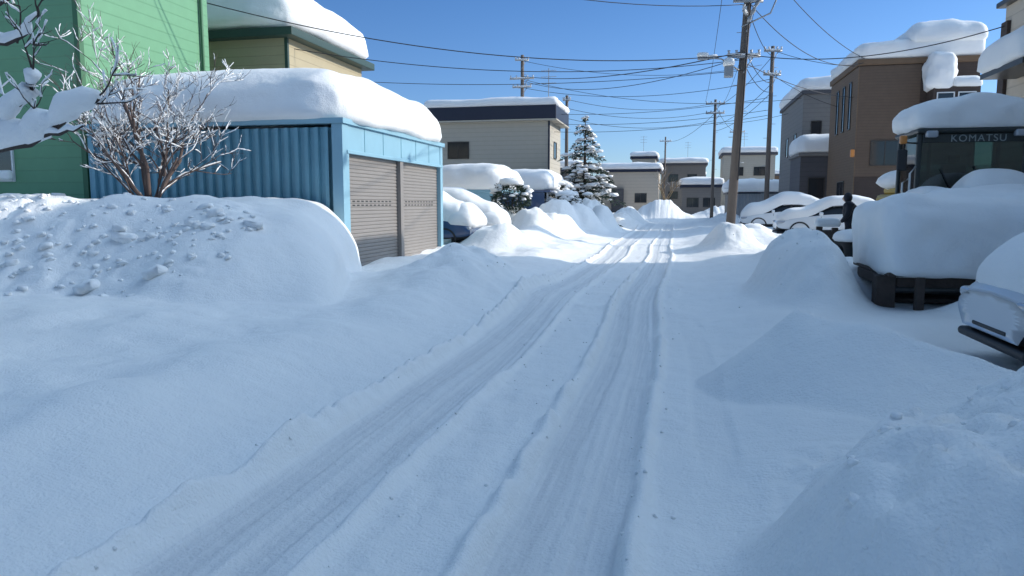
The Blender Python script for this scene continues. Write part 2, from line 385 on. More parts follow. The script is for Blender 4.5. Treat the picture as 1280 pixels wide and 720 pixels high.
# ------------------------------------------------------------ BLUE GARAGE
g=empty('blue_garage')
gx0,gx1,gy0,gy1,gh=-13.4,-7.0,14.9,21.7,3.25
box('back_walls',gx0,gx1-.2,gy0+.08,gy1,-.3,gh-.02,M['blue'],g)
V=[];F=[];p=.235;x=gx0;k=0;pts=[]
while x<gx1-.30:
    pts+=[(x,.0),(x+p*.42,.0),(x+p*.52,-.075),(x+p*.90,-.075)];x+=p
pts=[q for q in pts if q[0]<gx1-.22]
for (a,d) in pts: V+=[(a,gy0+d,-.2),(a,gy0+d,gh-.02)]
for i in range(len(pts)-1): F.append((2*i,2*i+2,2*i+3,2*i+1))
mesh('corrugated_wall',V,F,M['blue'],g)
box('corner_post',gx1-.22,gx1+.03,gy0-.10,gy0+.22,-.2,gh+.05,M['bluel'],g,.01)
box('door_post',gx1-.14,gx1+.02,18.2,18.42,-.2,2.72,M['shut'],g,.01)
box('end_post',gx1-.22,gx1+.03,gy1-.2,gy1+.02,-.2,gh+.05,M['bluel'],g,.01)
box('header_panel',gx1-.18,gx1+.01,gy0+.22,gy1-.2,2.72,gh+.08,M['bluel'],g)
for q in (16.0,17.1,18.3,19.4,20.5): box('header_seam',gx1+.0,gx1+.018,q-.012,q+.012,2.74,gh+.06,M['blue'],g)
box('header_rail',gx1-.02,gx1+.05,gy0+.1,gy1,2.68,2.76,M['bluel'],g,.01)
box('roof_deck',gx0-.05,gx1+.08,gy0-.16,gy1+.1,gh+.05,gh+.16,M['bluel'],g)
for a,b in ((gy0+.225,18.195),(18.425,gy1-.205)):
    V=[];F=[];z=-.1;sl=.085;prof=[]
    while z<2.68:
        prof+=[(z,0),(z+sl*.25,.018),(z+sl*.75,.018),(z+sl*.95,0)];z+=sl
    for (zz,d) in prof: V+=[(gx1-.10+d,a,zz),(gx1-.10+d,b,zz)]
    for i in range(len(prof)-1): F.append((2*i,2*i+1,2*i+3,2*i+2))
    mesh('roller_shutter',V,F,M['shut'],g)
    for r in (1.55,1.64):
        q=a+.35
        while q<b-.35: box('vent',gx1-.085,gx1-.078,q,q+.13,r,r+.03,M['dark'],g);q+=.24
    box('bottom_bar',gx1-.10,gx1-.06,a+.01,b-.01,.0,.12,M['shut'],g)
snow_block('roof_snow',gx0-.15,gx1+.22,gy0-.28,gy1+.2,gh+.02,1.22,1.0,.2,.42,.12,.07,g,3)

# ------------------------------------------------------------ GREEN HOUSE
e=empty('green_house')
box('walls',-30,-14,15.5,20.6,-.3,11,M['green'],e)
box('corner_trim',-14.1,-13.96,15.46,15.6,-.3,11,M['greent'],e)
box('roof',-30.4,-13.6,15.1,21,11,11.3,M['greent'],e)
snow_block('roof_snow',-30.5,-13.5,15,21.1,11.28,.9,.5,.1,.2,.4,.1,e,5)
window(e,'+x',-14,16.9,7.5,.75,1.3,None,1,.14)
window(e,'-y',15.5,-16.6,2.2,.9,.9,None,1,.25)
window(e,'-y',15.5,-15.4,7.2,1.2,1.4,None,1,.2)
tube('downpipe',[(-13.93,20.2,0),(-13.93,20.2,11)],.045,M['greent'],e)

# ------------------------------------------------------------ TAN HOUSE
e=house('tan_house',-22,-13.0,23.5,29.6,7.45,M['tan'],M['dgreen'],.28,.42,1.35,11,1.0,.9,.22,.10)
window(e,'+x',-13.0,26.3,4.2,1.5,1.2)
# BEIGE HOUSE
e=house('beige_house',-15.7,-8.0,47,51.6,7.75,M['beige'],M['navy'],.85,.5,.55,12,.35,.1,.25,.06)
box('eave_strip',-16.23,-7.47,46.47,52.13,6.82,6.9,M['beige'],e)
window(e,'-y',47,-14.0,4.55,1.35,1.0,M['framed'],1)
window(e,'+x',-8.0,49.2,4.6,1.0,1.0,M['framed'],0)
def shed(name,x0,x1,y0,y1,h,snow,m,seed):
    e=empty(name)
    for xx in (x0+.08,x1-.08):
        for yy in (y0+.08,y1-.08): box('post',xx-.05,xx+.05,yy-.05,yy+.05,-.2,h-.12,M['steel'],e)
    box('back_panel',x0+.05,x0+.1,y0+.2,y1-.2,-.1,h-.13,m,e)
    box('side_panel',x0+.2,x1-.25,y0+.03,y0+.07,-.1,h-.13,m,e)
    box('roof_edge',x0-.1,x1+.1,y0-.1,y1+.1,h-.12,h,m,e,.02)
    snow_block('roof_snow',x0-.25,x1+.28,y0-.28,y1+.25,h-.05,snow,.6,.25,.2,.16,.1,e,seed)
    return e
shed('carport_shed',-11.2,-8.1,33.5,38,2.25,1.15,M['bluel'],21)
shed('carport_shed',-9.9,-6.9,40.5,45,2.35,1.1,M['bluecar'],22)

# ------------------------------------------------------------ RIGHT BUILDINGS
e=house('brown_house',9.0,14.6,42,49,8.95,M['brownd'],M['brown'],.3,.12,1.15,31,.6,.2,.2,.12,False,slx=.35)
box('street_cladding',8.96,9.0,41.96,49.0,-.3,8.6,M['brown'],e)
box('front_cladding',9.0,11.9,41.96,42.0,3.0,8.6,M['brownf'],e)
for yy in (43.6,45.2,46.8): window(e,'-x',8.96,yy,5.6,.5,2.4,M['framed'],0)
window(e,'-x',8.96,45,1.6,1.6,1.2,M['framed'],1)
window(e,'-y',41.96,10.4,3.6,1.3,1.2,M['framed'],1)
box('bay_box',12.2,14.3,40.9,42,5.9,7.3,M['brownd'],e,.02)
window(e,'-y',40.9,12.75,6.2,.7,.8,M['frame'],0);window(e,'-y',40.9,13.7,6.2,.7,.8,M['frame'],0)
snow_block('bay_snow',12.0,13.2,40.75,42.2,7.2,1.9,.4,.2,.1,.12,.2,e,32)
snow_block('bay_snow_r',13.0,14.4,40.75,42,7.28,.5,.3,.1,.05,.12,.06,e,33)
snow_block('roof_mound',11.2,14.9,41.6,47,9.6,1.0,.7,.2,.4,.2,.12,e,34)
box('wall_lamp',8.7,8.9,41.65,41.85,4.0,4.4,M['amber'],e,.05)

e=house('grey_house',8.3,13.5,55,66,9.3,M['grey'],M['greyd'],.25,.15,.95,35,.5,.2,.25,.1,False)
window(e,'-x',8.3,58,5.2,1.0,1.4,M['framed'],0);window(e,'-x',8.3,62,5.2,1.0,1.4,M['framed'],0)
window(e,'-y',55,9.2,6.0,.6,1.2,M['framed'],0)
e=house('grey_annex',7.6,10.2,50.5,54.8,4.8,M['greyd'],M['grey'],.2,.15,1.15,36,.55,.2,.18,.1,False)
window(e,'-y',50.5,8.6,2.0,.9,1.2,M['framed'],0)
e=house('cream_house',9.0,14.2,20.6,24.3,7.3,M['cream'],M['framed'],.15,.2,1.3,37,.6,.3,.2,.12,False)
box('canopy',8.1,9.0,20.7,23.3,5.0,5.14,M['framed'],e)
snow_block('canopy_snow',8.0,9.1,20.6,23.45,5.1,.85,.4,.12,.1,.12,.08,e,38)
window(e,'-x',9.0,22.6,3.0,1.0,1.3,M['framed'],1)
box('pilaster',8.9,9.0,23.9,24.3,-.3,6.7,M['brownd'],e)
e=house('apartment_house',9.5,13.5,-14,14.2,10.3,M['cream'],M['framed'],.2,.2,.8,39,.5,.1,.5,.1,False)
for yy in range(-11,13,4):
    for zz in (1.2,4.2,7.2): window(e,'-x',9.5,yy,zz,1.5,1.3,M['framed'],1)
box('gap_blocker',9.8,12.5,14.42,15.7,-.3,10.2,M['cream'],e)  # unseen block added to stop sun leaking between apartment and wing
box('wing_walls',9.5,12.5,15.7,20.2,-.3,10.3,M['cream'],e);snow_block('wing_snow',9.3,12.7,15.5,20.4,10.3,.8,.4,.1,.1,.3,.1,e,3)

e=empty('grey_storage_shed')
V=[];F=[]
x=4.6
pts=[]
while x<9.4: pts+=[(x,0),(x+.1,0),(x+.14,-.05),(x+.24,-.05)];x+=.28
for a,d in pts: V+=[(a,70+d,-.2),(a,70+d,2.5)]
for i in range(len(pts)-1): F.append((2*i,2*i+2,2*i+3,2*i+1))
mesh('corrugated_wall',V,F,M['steel'],e)
box('walls',4.58,9.5,70.05,76,-.2,2.5,M['grey'],e)
box('roof_edge',4.4,9.7,69.8,76.2,2.5,2.62,M['navy'],e)
snow_block('roof_snow',4.3,9.8,69.7,76.3,2.6,1.1,.5,.15,.2,.25,.1,e,41)

D=[(-9.6,-2.3,95,103,5.9,'cream','navy',.8),(-2.6,4.3,122,130,8.0,'grey','greyd',.8),(6.2,13,108,116,8.6,'beige','greyd',.8),
   (.6,5.4,98,104,4.0,'grey','navy',.9),(-19,-11,84,92,5.6,'greyd','navy',.9),(-30,-20,66,76,7.4,'tan','navy',.9),(-6.5,-3.2,110,118,8.4,'beige','navy',.7),
   (14,22,70,80,8.2,'cream','greyd',.9),(14,20,90,98,7.5,'grey','navy',.9)]
for x0,x1,y0,y1,h,a,b,s in D:
    e=house('distant_house',x0,x1,y0,y1,h,M[a],M[b],.35,.3,s,x0,.4,.2,.5,.1,False)
    w=(x1-x0)
    for q in (.28,.7):
        window(e,'-y',y0,x0+w*q,h*.3,1.4,1.1,M['framed'],1)
        if h>6: window(e,'-y',y0,x0+w*q,h*.64,1.4,1.1,M['framed'],1)
    if a=='cream' and x0<0: box('bay',x0+1.5,x0+3,y0-.5,y0,.5,3.5,M['greyd'],e)
for i in range(40):
    y=random.uniform(135,330);x=random.uniform(-.62*y,.42*y);w=random.uniform(6,10);h=random.uniform(4.5,8.5)
    if abs(x)<4 and y<150: continue
    a=random.choice(['cream','grey','beige','greyd','tan','brown'])
    house('distant_house',x,x+w,y,y+8,h,M[a],M[random.choice(['navy','greyd','dgreen'])],.35,.3,.8,i,.4,.2,1.2,.1,False)

def antenna(x,y,z0,z1):
    e=empty('tv_antenna')
    V=[];F=[]
    tube_into(V,F,[(x,y,z0),(x,y,z1)],[.03]*2,6)
    for k in range(3):
        zz=z1-.15-k*.4
        tube_into(V,F,[(x-.5,y,zz),(x+.5,y,zz)],[.015]*2,5)
        for j in range(6): tube_into(V,F,[(x-.45+j*.18,y-.25,zz),(x-.45+j*.18,y+.25,zz)],[.01]*2,4)
    mesh('antenna_frame',V,F,M['steel'],e)
antenna(-8.4,49,8.2,10.4);antenna(-5,112,9,11.5);antenna(1.5,124,8.5,11.5);antenna(9,110,9,11.5)

# ------------------------------------------------------------ UTILITY POLES
def pole(x,y,h,lean=0,r=.17,arms=(),lamp=False):
    e=empty('utility_pole')
    tx=x+lean
    tube('shaft',[(x,y,-.3),(x+lean*.5,y,h*.5),(tx,y,h)],[r,r*.85,r*.68],M['conc'],e,14)
    for k in range(10):
        z=2.2+k*(h-2.6)/10;s=.2 if k%2 else -.2
        tube('step_bolt',[(x+lean*z/h,y,z),(x+lean*z/h+s*1.6,y,z)],.012,M['steel'],e,5)
    for z,w,ang in arms:
        cx=x+lean*z/h;c,s=math.cos(ang),math.sin(ang)
        a=(cx-w*c,y-.16-w*s,z);b=(cx+w*c,y-.16+w*s,z)
        tube('crossarm',[a,b],.05,M['steel'],e,6)
        for t in (-.92,-.45,.45,.92):
            p=(cx+w*t*c,y-.16+w*t*s,z)
            tube('insulator',[(p[0],p[1],z+.03),(p[0],p[1],z+.1),(p[0],p[1],z+.16),(p[0],p[1],z+.24)],[.03,.065,.035,.06],M['ins'],e,8)
        V=[];F=[]
        tube_into(V,F,[(a[0]*(1-t)+b[0]*t,a[1]*(1-t)+b[1]*t,z+.08) for t in np.linspace(.05,.95,9)],[.03+.04*random.random() for _ in range(9)],6)
        mesh('arm_snow',V,F,M['snow'],e,True)
        tube('brace',[(cx,y-.17,z-.6),(cx+w*.55*c,y-.16+w*.55*s,z-.04)],.022,M['steel'],e,5)
    return e
e=pole(2.0,30,12.3,.55,.185,[(11.6,.9,0),(9.1,.55,.2),(8.6,.7,1.3),(7.1,.6,.1)])
bx=box('junction_box',1.62,1.95,29.6,29.95,6.35,6.75,M['steel'],e,.03)
snow_block('box_snow',1.55,2.0,29.5,30.0,6.74,.28,.15,.04,.03,.06,.03,e,3)
tube('bracket',[(2.2,29.9,8.2),(3.2,29.7,8.6),(3.6,29.6,9.6)],.03,M['steel'],e,6)
tube('transformer',[(2.75,29.95,10.0),(2.75,29.95,10.1),(2.75,29.95,10.9),(2.75,29.95,11.0)],[.2,.26,.26,.2],M['steel'],e,14)
tube('lamp_arm',[(2.15,29.8,6.6),(1.5,29.6,7.0),(.95,29.5,7.05)],.03,M['steel'],e,6)
box('lamp_head',.62,1.0,29.38,29.6,6.98,7.1,M['steel'],e,.03)
snow_block('lamp_snow',.6,1.02,29.35,29.63,7.08,.16,.08,.03,.02,.05,.02,e,3)
tube('cable_run',[(2.25,29.78,2.5),(2.4,29.8,7),(2.5,29.8,9)],.03,M['wire'],e,6)
pole(5.0,45,10.4,.05,.15,[(10.1,.5,.2),(8.8,.5,.3)])
pole(3.0,68,10.6,.05,.16,[(10.2,.8,0),(9.4,.8,0)])
pole(-11.2,54,12.3,.0,.17,[(11.9,.5,.3),(10.6,.9,.0),(10.0,.7,0)])
pole(-8.8,60,10.2,.0,.17,[(9.8,.3,0)])
pole(7.0,96,11,0,.17,[(10.3,.9,0)])
pole(-2.0,120,12,0,.17,[(11.3,.9,0)])

def wire(a,b,sag,r=.014,snow=False,n=28):
    pts=[]
    for i in range(n):
        t=i/(n-1);pts.append((a[0]+(b[0]-a[0])*t,a[1]+(b[1]-a[1])*t,a[2]+(b[2]-a[2])*t-sag*4*t*(1-t)))
    tube('power_line',pts,r,M['wire'],None,5)
def PP(z): return (2.0+.55*z/12.3,29.85,z)
wire(PP(9.2),(-19,12,12.6),1.6,.022)
wire(PP(9.0),(-19,12.5,12.0),1.9,.014)
wire(PP(7.3),(-11.2,54,10.8),.5,.022);wire(PP(7.1),(-11.2,54,10.5),.9,.016)
wire(PP(7.2),(-15,20.5,7.9),.9,.017);wire(PP(7.0),(-13,24,6.9),.6,.014);wire(PP(6.6),(-13,29,6.6),.3,.012)
wire((-11.2,54,11.9),(6,60,12.0),.9,.016);wire((-11.2,54,10.6),(9,56,9.0),1.0,.016)
for z in (9.9,9.2,8.4): wire((-8.8,60,z),(3,68,z+.4),.7,.018)
for z,d in ((6.4,0),(5.8,.3),(7.0,.1)): wire((-13,50,z+1),(5.0,46,z+.6+d),.6,.014)
for dx in (-.8,.8): wire((2.5+dx,29.8,11.7),(3+dx,68,10.4),.8,.014)
for z in (8.9,7.4,6.9): wire(PP(z),(5.0,45,z+1.0),.35,.016);wire((5.0,45,z+.9),(3,68,z+1.0),.4,.016)
wire((3,68,10.2),(7,96,10.4),.6,.02);wire((3,68,9.4),(-2,120,11.3),.8,.02);wire((3,68,8.5),(8.4,62,8.6),.2,.016)
for z,tz,tx,ty,s in ((9.6,8.6,9.0,24,.7),(10.4,9.8,10.5,16,1.1),(11.7,12.2,10,8,.9),(11.0,9.0,9.2,42,.5),(7.2,6.6,9.0,24,.5),(6.9,7.2,9.0,43,.3),(9.0,11.0,10,14,1.0),
    (9.1,8.8,9.2,42,.9)):
    wire(PP(z),(tx,ty,tz),s,.016)
wire((5,45,10.2),(10,42,8.6),.3,.014);wire((5,45,8.9),(9,47,7.2),.2,.014);wire((-11.2,54,10.0),(5,45,8.6),.8,.016)
e=empty('line_spacers')
V=[];F=[];V2=[];F2=[]
def onw(a,b,sag,t): return (a[0]+(b[0]-a[0])*t,a[1]+(b[1]-a[1])*t,a[2]+(b[2]-a[2])*t-sag*4*t*(1-t))
for a,b,s,t in ((PP(9.2),(-19,12,12.6),1.6,.06),(PP(11.7),(10,8,12.2),.9,.42),(PP(10.4),(10.5,16,9.8),1.1,.45),(PP(9.0),(10,14,11),1.0,.62),(PP(7.3),(-11.2,54,10.8),.5,.08)):
    p=onw(a,b,s,t)
    tube_into(V,F,[(p[0]-.25,p[1],p[2]),(p[0]+.25,p[1],p[2]+.03)],[.045,.045],7)
    blob_into(V2,F2,(p[0],p[1],p[2]+.08),.26,.12,.09,8,t*30,.3)
mesh('fittings',V,F,M['wire'],e,True);mesh('fitting_snow',V2,F2,M['snow'],e,True)
V=[];F=[];pts=[Vector((2.4,29.7,8.3))+ (Vector((3.95,29.3,11.6))-Vector((2.4,29.7,8.3)))*t for t in np.linspace(0,1,26)]
tube_into(V,F,pts,[.035+.05*(i%2) for i in range(26)],7);mesh('snowy_stay_wire',V,F,M['steel'],None,True)

# ------------------------------------------------------------ TREES
def branch_tree(name,base,stems,depth,seed,spread=.5,barkm=None,snow=.8,up=.25,snowr=1.0):
    rd=random.Random(seed);e=empty(name)
    V=[];F=[];SV=[];SF=[]
    def grow_b(p,d,L,r,lev):
        n=5 if lev<2 else 4
        pts=[p];rads=[r];dd=d.copy()
        for i in range(n):
            dd=(dd+Vector((rd.gauss(0,.16),rd.gauss(0,.16),rd.gauss(0,.10)+up*.22))).normalized()
            pts.append(pts[-1]+dd*(L/n));rads.append(r*(1-.5*(i+1)/n))
        tube_into(V,F,pts,rads,7 if lev<2 else 4)
        if rd.random()<snow:
            hor=math.sqrt(max(0,1-dd.z*dd.z))
            if hor>.25 or lev>0:
                k=rd.uniform(.5,1.3)*snowr
                i0=rd.choice([0,0,1]);sp=[];sr=[]
                sub=[]
                for i in range(i0,n):
                    sub+= [pts[i].lerp(pts[i+1],t) for t in (0,.5)]
                sub.append(pts[-1])
                for i,q in enumerate(sub):
                    rb=rads[min(n,i0+i//2)]
                    rr=(.004+.30*rb+.010*(1 if lev>1 else 1.5)*k)*rd.uniform(.5,1.4)*(.35 if i in (0,len(sub)-1) else 1)
                    rr*=.45+.75*hor
                    sp.append(q+Vector((0,0,rb*.6+rr*.45)));sr.append(rr)
                tube_into(SV,SF,sp,sr,6)
        if lev<depth:
            m=rd.randint(3,4) if lev<depth-1 else rd.randint(3,5)
            for j in range(m):
                t=rd.uniform(.25,1.0);i=min(n-1,int(t*n));q=pts[i].lerp(pts[i+1],t*n-i)
                ax=Vector((rd.gauss(0,1),rd.gauss(0,1),rd.gauss(0,.6))).normalized()
                nd=(dd+ax*spread*rd.uniform(.8,1.5)).normalized()
                if nd.z<-.15: nd.z*=-.5
                grow_b(q,nd,L*rd.uniform(.48,.75),max(.005,rads[i]*rd.uniform(.5,.7)),lev+1)
    for d,L,r in stems:
        grow_b(Vector(base)+Vector((rd.uniform(-.1,.1),rd.uniform(-.1,.1),0)),Vector(d).normalized(),L,r,0)
    mesh('branches',V,F,barkm or M['bark'],e,True)
    if SV: mesh('branch_snow',SV,SF,M['snow'],e,True)
    return e
bz=hz(-10.0,12.6)-.15
branch_tree('bare_tree',(-10.0,12.6,bz),[((-.55,.0,.8),1.6,.045),((-.25,.2,1),1.95,.05),((.1,-.2,1),2.15,.055),((.4,.1,.9),1.85,.045),((.75,-.1,.6),1.4,.035),((-.9,-.1,.5),1.3,.03),((.2,.5,1),1.6,.04),((-.1,-.5,.8),1.4,.035)],4,5,.6,M['twig'],.50,snowr=.40)
e=empty('snowy_tree')
V=[];F=[];SV=[];SF=[]
def limb(pts,r0,r1,s):
    P=[Vector(p) for p in pts];Q=[]
    for i in range(len(P)-1):
        for t in (0,.33,.66): Q.append(P[i].lerp(P[i+1],t)+Vector((random.gauss(0,.015),random.gauss(0,.015),random.gauss(0,.015))))
    Q.append(P[-1]);n=len(Q);R=[r0+(r1-r0)*i/(n-1) for i in range(n)]
    tube_into(V,F,Q,R,9)
    if s:
        sub=[];rr=[]
        for i in range(n):
            k=s*(.6+.7*abs(math.sin(i*1.3+r0*90)))*(1-.45*i/n)*(.35 if i in(0,n-1) else 1)
            sub.append(Q[i]+Vector((0,0,R[i]*.7+k*.6)));rr.append(k)
        S=[];RR=[]
        for i in range(n-1):
            for t in (0,.5): S.append(sub[i].lerp(sub[i+1],t));RR.append(rr[i]*(1-t)+rr[i+1]*t)
        S.append(sub[-1]);RR.append(rr[-1]);tube_into(SV,SF,S,RR,10,1.15)
tr=(-8.2,6.0)
limb([(tr[0],tr[1],-.2),(-8.15,6,1.0),(-8.1,6.05,1.7)],.16,.13,0)
limb([(-8.1,6.05,1.7),(-8.2,6.1,2.6),(-8.0,6.2,3.6),(-7.7,6.2,4.6)],.12,.05,.05)
limb([(-8.1,6.05,1.6),(-7.3,6,1.95),(-6.5,5.95,2.10),(-6.0,5.95,2.17),(-5.55,5.95,2.38),(-5.2,5.95,2.56)],.085,.02,.15)
limb([(-6.4,5.95,2.12),(-6.15,5.9,2.42),(-5.9,5.9,2.62),(-5.8,5.85,2.82)],.04,.012,.09)
limb([(-6.0,5.95,2.2),(-5.6,5.9,2.26),(-5.25,5.8,2.30)],.025,.008,.03)
limb([(-8.1,6.1,2.4),(-7.3,6.0,2.85),(-6.5,6.0,3.05),(-6.1,6.0,3.15),(-5.85,6.0,3.35)],.05,.010,.06)
limb([(-8.0,6.2,3.2),(-7.2,6.1,3.4),(-6.5,6.1,3.45),(-6.0,6.1,3.6)],.04,.010,.04)
mesh('limbs',V,F,M['bark'],e,True);mesh('limb_snow',SV,SF,M['snow'],e,True)
def twigs(parent,starts,seed,L=.5,depth=2,snowr=.6):
    rd=random.Random(seed);V=[];F=[];SV=[];SF=[]
    def gb(p,d,L,r,lev):
        pts=[p];dd=d
        for i in range(4):
            dd=(dd+Vector((rd.gauss(0,.2),rd.gauss(0,.2),rd.gauss(.05,.15)))).normalized();pts.append(pts[-1]+dd*L/4)
        tube_into(V,F,pts,[r*(1-.15*i) for i in range(5)],5)
        if rd.random()<.5:
            s=[q+Vector((0,0,.008*snowr+r*.8)) for q in pts];tube_into(SV,SF,s,[rd.uniform(.006,.020)*snowr for _ in s],6)
        if lev<depth:
            for j in range(3):
                q=pts[rd.randint(1,4)];gb(q,(dd+Vector((rd.gauss(0,.7),rd.gauss(0,.5),rd.gauss(.1,.6)))).normalized(),L*rd.uniform(.5,.8),r*.65,lev+1)
    for p,d in starts: gb(Vector(p),Vector(d).normalized(),L*rd.uniform(.7,1.2),.011,0)
    mesh('twigs',V,F,M['bark'],parent,True);mesh('twig_snow',SV,SF,M['snow'],parent,True)
twigs(e,[((-6.0,5.95,2.25),(.5,0,1)),((-5.25,5.95,2.55),(1,0,.6)),((-5.8,5.85,2.8),(.6,0,1)),((-5.8,5.85,2.8),(-.2,0,1)),((-5.85,6,3.3),(.6,0,.8)),((-6.1,6,3.1),(.2,0,1)),((-6.0,6.1,3.6),(.9,0,.1)),((-6.3,6.1,3.5),(.3,0,1)),((-5.3,5.95,2.52),(1,0,-.1)),((-6.1,5.9,2.45),(-.4,0,1))],4,.45,2,.7)
branch_tree('bare_tree',(-1.3,86,1.6),[((-.5,0,.8),2.0,.07),((0,0,1),2.4,.08),((.5,0,.8),2.0,.07),((.1,.4,1),1.8,.06)],3,9,.5,M['barkg'],.1)

def conifer(name,x,y,z0,h,rad,seed):
    rd=random.Random(seed);e=empty(name)
    tube('trunk',[(x,y,z0-.3),(x,y,z0+h*.5),(x,y,z0+h*.97)],[.16,.1,.02],M['bark'],e,8)
    NV=[];NF=[];SV=[];SF=[];BV=[];BF=[]
    tiers=15
    for t in range(tiers):
        f=t/(tiers-1);z=z0+.2+(h-.4)*f+rd.uniform(-.15,.15)
        R=rad*(1-f)**.7*(.70+.45*rd.random())+.15
        nb=max(4,int(10*(1-f)+4))
        for b in range(nb):
            a=2*math.pi*(b+rd.random()*1.1)/nb+t*.6;L=R*rd.uniform(.5,1.25)
            zz=z+rd.uniform(-.12,.12)
            droop=rd.uniform(.2,.7)
            pts=[Vector((x+math.cos(a)*L*s,y+math.sin(a)*L*s,zz+.12*math.sin(s*2)-droop*L*s*s)) for s in (0,.25,.5,.75,1)]
            tube_into(BV,BF,pts,[.03,.025,.018,.012,.006],4)
            w=.34*L+.08
            for k in range(int(46*max(.4,L))):
                s=rd.uniform(.15,1.05);i=min(3,int(s*4));q=pts[i].lerp(pts[i+1],min(1,s*4-i))
                sd=rd.uniform(-1,1)*w*(1.1-.7*s)
                c=q+Vector((-math.sin(a)*sd,math.cos(a)*sd,-abs(sd)*.25+rd.uniform(-.14,.03)))
                d=Vector((math.cos(a)+rd.gauss(0,.5),math.sin(a)+rd.gauss(0,.5),rd.gauss(-.35,.35))).normalized()*rd.uniform(.10,.2)
                n=Vector((rd.gauss(0,1),rd.gauss(0,1),rd.gauss(0,1))).normalized().cross(d).normalized()*.04
                o=len(NV);NV+=[c-n,c+n,c+d];NF.append((o,o+1,o+2))
            for k in range(rd.randint(2,5)):
                s=rd.uniform(.3,1.0)
                i=min(3,int(s*4));q=pts[i].lerp(pts[i+1],min(1,s*4-i))
                sd=rd.uniform(-.6,.6)*w
                sz=rd.uniform(.06,.21)*(.7+.4*L)
                blob_into(SV,SF,(q.x-math.sin(a)*sd,q.y+math.cos(a)*sd,q.z+.04-abs(sd)*.2),sz*1.25,sz*1.2,sz*.6,8,rd.random()*40,.4,True)
    blob_into(SV,SF,(x,y,z0+h*.98),.12,.12,.16,8,3)
    mesh('boughs',BV,BF,M['bark'],e,True);mesh('needles',NV,NF,M['needle'],e);mesh('bough_snow',SV,SF,M['snow'],e,True)
conifer('conifer_tree',-5.6,46,.5,6.4,2.45,3)
def shrub(name,x,y,z,r,h,seed,snow=.6,cap=True):
    rd=random.Random(seed);e=empty(name);NV=[];NF=[];SV=[];SF=[];BV=[];BF=[]
    for i in range(9):
        a=rd.random()*6.28;tube_into(BV,BF,[(x,y,z-.4),(x+math.cos(a)*r*.3,y+math.sin(a)*r*.3,z+h*.4),(x+math.cos(a)*r*.7,y+math.sin(a)*r*.7,z+h*.75)],[.03,.02,.008],5)
    for i in range(2600):
        u=Vector((rd.gauss(0,1),rd.gauss(0,1),rd.gauss(0,1))).normalized()
        k=rd.uniform(.72,1.0)+.10*math.sin(u.x*7+u.z*5+seed)
        c=Vector((x+u.x*r*k,y+u.y*r*k,z+h*.5+u.z*h*.5*k))
        d=(u+Vector((rd.gauss(0,.6),rd.gauss(0,.6),rd.gauss(0,.6)))).normalized()*rd.uniform(.06,.12)
        n=d.cross(Vector((rd.gauss(0,1),rd.gauss(0,1),rd.gauss(0,1)))).normalized()*.03
        o=len(NV);NV+=[c-n,c+n,c+d];NF.append((o,o+1,o+2))
    for i in range(int(110*snow)):
        u=Vector((rd.gauss(0,1),rd.gauss(0,1),rd.gauss(.35,.8))).normalized()
        if u.z<-.35: continue
        s=rd.uniform(.07,.2)*r/.8
        blob_into(SV,SF,(x+u.x*r*.98,y+u.y*r*.98,z+h*.5+u.z*h*.5*.98),s*1.1,s*1.1,s*.65,8,i,.35,True)
    if cap: blob_into(SV,SF,(x,y,z+h*.9),r*.75,r*.75,.28,14,seed,.15,True)
    mesh('stems',BV,BF,M['bark'],e,True);mesh('foliage',NV,NF,M['needle'],e);mesh('foliage_snow',SV,SF,M['snow'],e,True)
shrub('round_shrub',-6.6,29.6,1.1,.78,1.45,3,.5)
shrub('snowy_bush',-6.9,43,.9,1.15,2.0,5,1.6)
shrub('snowy_bush',-5.9,40.5,.7,.8,1.5,6,1.6)

